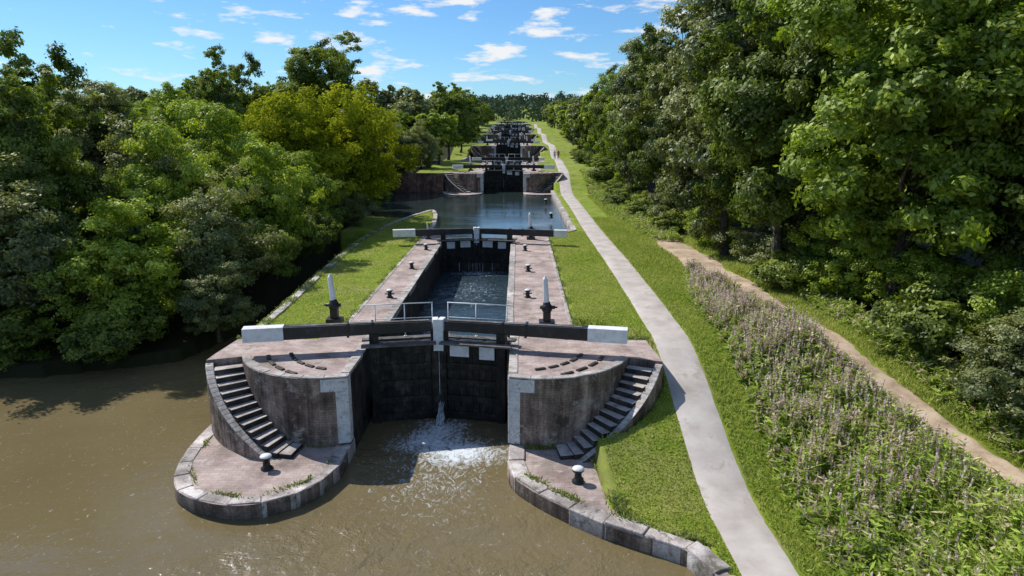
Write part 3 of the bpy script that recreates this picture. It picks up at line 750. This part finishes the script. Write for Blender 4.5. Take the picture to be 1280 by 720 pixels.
# left side
put('willow',-16.4,57,1.04,1.07,1.0)
put('shrub2',-14.9,47.5,.8,.85); put('shrub2',-15.2,40.8,.95,.85); put('shrub',-15.6,34.8,.85,.85); put('shrub2',-18.6,31.2,.85,.95,1.5); put('shrub2',-20.2,38.5,1.15,.95)
put('shrub',-23.5,30.5,1.0,1.1); put('shrub',-22,40,1.05,1.05); put('oak',-26.0,36,.88,.8,1); put('lime',-28.5,47,.66,.8); put('lime',-32,36,.8,.9)
put('shrub',-29.5,30.5,1.1,1.1); put('oak',-38,40,.9,1); put('shrub',-36.5,32,1.2,1.2); put('ash',-36,56,.70,.95); put('ash',-27,56,.68,.8)
put('shrub2',-20,46,1.2,1.1); put('shrub2',-23,50,1.25,1.1); put('oak',-33,80,1.06,.95,.3); put('ash',-42,74,.75,.9); put('oak',-25.0,92,1.16,1.2,2)
put('far',-31,98,1.0); put('far3',-18.5,120,.9,.95); put('far',-12.8,127,1.0,.95); put('far2',-12.6,110,.7,.75); put('far3',-25,125,1.0,1.1); put('far',-11.8,143,1.0,.85); put('shrub',-14,100,.8); put('far2',-19,104,.7,.85)
put('shrub',-15,90,.8,.9); put('shrub2',-18,75,1.0); put('shrub',-20,84,1.1); put('shrub2',-14.3,67,.6,.7)
put('shrub',-13.9,55,.5,.6); put('shrub',-14.3,31.2,.42,.5); put('bush',-22.5,28.6,.9,1.1); put('bush',-28,28.3,.9,1.1); put('bush',-18.3,29.2,.9,1.1); put('bush',-13.4,37,.8,.8); put('bush',-13.2,43.5,.9,.8)
for y in range(155,370,14):
    put(random.choice(['far','far2','far3']),-16.0+random.uniform(-2,1.2)-.005*(y-155),y,random.uniform(.6,.8),.85); put(random.choice(['far','far3']),-30+random.uniform(-3,3),y+6,.74)
for i in range(20):
    put(random.choice(['far','far2','far3']),random.uniform(-95,-36),random.uniform(85,160),.9)
for i in range(8): put(random.choice(['far','far3']),random.uniform(-75,-46),random.uniform(48,82),.75)

def woodland():
    r=np.random.default_rng(77); Cs=[];Rs=[]
    for y in np.arange(385,960,28):
        for x in np.arange(-480,400,10):
            if abs(x)<22 and y<470: continue
            if abs(x-20)<70 and 600<y<700: continue
            if vn(np.array(x),np.array(y),.021,4)<(.0 if (y<850 and abs(x)>60) else -1.2) : continue
            X=x+r.uniform(-5,5); Yy=y+r.uniform(-10,10); hh=r.uniform(4,13)
            z=float(land(X,Yy)); Cs+=[(X,Yy,z+hh*.5),(X+r.uniform(-3,3),Yy,z+hh*.9)]; Rs+=[6.0,4.0]
    Cs=np.array(Cs);Rs=np.array(Rs); n=90000; li=r.integers(0,len(Cs),n)
    d=unit(r.normal(size=(n,3))); P=Cs[li]+d*Rs[li][:,None]*r.uniform(.8,1.1,(n,1)); nrm=unit(d+r.normal(size=(n,3))*.5)
    t=unit(np.cross(nrm,r.normal(size=(n,3)))); b=np.cross(nrm,t); s=1.1
    V=np.stack([P-t*s,P+b*s,P+t*s,P-b*s],1).reshape(-1,3)
    me=bpy.data.meshes.new('distant_woodland'); me.from_pydata(V.tolist(),[],np.arange(4*n).reshape(n,4).tolist()); me.materials.append(M_leaffar)
    at=me.attributes.new('shade','FLOAT','POINT'); at.data.foreach_set('value',np.repeat(np.clip(.5+.2*r.normal(size=len(Cs))[li],0,1),4).astype(np.float32))
    o=bpy.data.objects.new('distant_woodland',me); scene.collection.objects.link(o)
woodland()

# ------------------------------------------------------------------ walkers
def person(x,y,shirt,trou,hair,face=1,ph=1):
    z=float(land(x,y))+.035
    m,nt,out=newmat('walker_clothes')
    tc=N(nt,'ShaderNodeTexCoord'); sx=N(nt,'ShaderNodeSeparateXYZ'); L(nt,tc.outputs['Object'],sx.inputs[0])
    mr=N(nt,'ShaderNodeMath',operation='DIVIDE'); L(nt,sx.outputs['Z'],mr.inputs[0]); mr.inputs[1].default_value=1.8
    r=ramp(nt,mr.outputs[0],[(0,(.03,.03,.03)),(.05,trou),(.53,shirt),(.83,(.5,.32,.24)),(.92,hair)]); r.color_ramp.interpolation='CONSTANT'
    p=N(nt,'ShaderNodeBsdfPrincipled'); p.inputs['Roughness'].default_value=.8; L(nt,r.outputs[0],p.inputs['Base Color']); L(nt,p.outputs[0],out.inputs[0])
    V=[(0,0,.95,.14),(0,0,1.15,.13),(0,0,1.38,.16),(0,0,1.5,.06),(0,.01*face,1.62,.095),(0,0,1.7,.085),
       (-.09,0,.9,.1),(-.1,.12*ph,.5,.07),(-.1,.02*ph,.1,.045),(-.1,.02*ph+.14*face,.04,.04),
       (.09,0,.9,.1),(.1,-.06*ph,.5,.07),(.1,-.28*ph,.14,.045),(.1,-.28*ph+.13*face,.05,.04),
       (-.19,0,1.4,.06),(-.24,-.08*ph,1.13,.045),(-.25,.05*ph,.88,.035),
       (.19,0,1.4,.06),(.24,.08*ph,1.13,.045),(.25,.2*ph,.9,.035)]
    E=[(0,1),(1,2),(2,3),(3,4),(4,5),(0,6),(6,7),(7,8),(8,9),(0,10),(10,11),(11,12),(12,13),(2,14),(14,15),(15,16),(2,17),(17,18),(18,19)]
    me=bpy.data.meshes.new('walker'); me.from_pydata([v[:3] for v in V],E,[]); me.materials.append(m)
    o=bpy.data.objects.new('walker',me); scene.collection.objects.link(o); o.location=(x,y,z)
    o.modifiers.new('s','SKIN')
    for i,v in enumerate(V): me.skin_vertices[0].data[i].radius=(v[3],v[3]*.85)
    me.skin_vertices[0].data[0].use_root=True
    ss=o.modifiers.new('ss','SUBSURF'); ss.levels=1; ss.render_levels=2
person(6.7,128,(.55,.5,.5),(.03,.04,.08),(.06,.04,.03),-1,1)
person(7.4,128.5,(.35,.08,.07),(.05,.05,.06),(.03,.02,.02),-1,-1)

# ------------------------------------------------------------------ light, sky, camera
sd=Vector((-.8,.6,0)).normalized(); el=rad(46)
S=Vector((sd.x*math.cos(el),sd.y*math.cos(el),math.sin(el)))
sun=bpy.data.lights.new('sun','SUN'); sun.energy=5.0; sun.angle=rad(.5); sun.color=(1,.965,.91)
so=bpy.data.objects.new('sun',sun); scene.collection.objects.link(so); so.rotation_euler=S.to_track_quat('Z','Y').to_euler(); so.location=(0,0,60)
w=bpy.data.worlds.new('World'); scene.world=w; w.use_nodes=True; nt=w.node_tree; nt.nodes.clear()
wo=N(nt,'ShaderNodeOutputWorld'); bg=N(nt,'ShaderNodeBackground'); bg.inputs[1].default_value=.12
sky=N(nt,'ShaderNodeTexSky',sky_type='NISHITA'); sky.sun_disc=False; sky.sun_elevation=el; sky.sun_rotation=math.atan2(sd.x,sd.y)
sky.air_density=1.0; sky.dust_density=.2; sky.ozone_density=3.0
tc=N(nt,'ShaderNodeTexCoord')
v=mapping(nt,tc.outputs['Generated'],(4.6,4.6,19))
n1=nz(nt,v,2.8,6,.58,.1); n2=nz(nt,v,.9,2,.5)
ad=N(nt,'ShaderNodeMath',operation='MULTIPLY_ADD'); L(nt,n2,ad.inputs[0]); ad.inputs[1].default_value=.4; L(nt,n1,ad.inputs[2])
cr=ramp(nt,ad.outputs[0],[(.74,(0,0,0)),(.85,(.97,.97,.97))])
tint=mixc(nt,1,sky.outputs[0],(.54,.82,1.08),'MULTIPLY')
col=mixc(nt,cr.outputs[0],tint,(7.5,7.65,7.8))
L(nt,col,bg.inputs[0]); L(nt,bg.outputs[0],wo.inputs[0])
cam=bpy.data.cameras.new('camera'); co=bpy.data.objects.new('camera',cam); scene.collection.objects.link(co)
cam.lens=24; cam.sensor_width=36; cam.clip_end=3000; cam.clip_start=.1
co.location=(0,0,7.7); co.rotation_euler=(rad(90-13.2),0,rad(.52)); scene.camera=co
scene.view_settings.view_transform='Standard'; scene.view_settings.look='None'; scene.view_settings.exposure=0
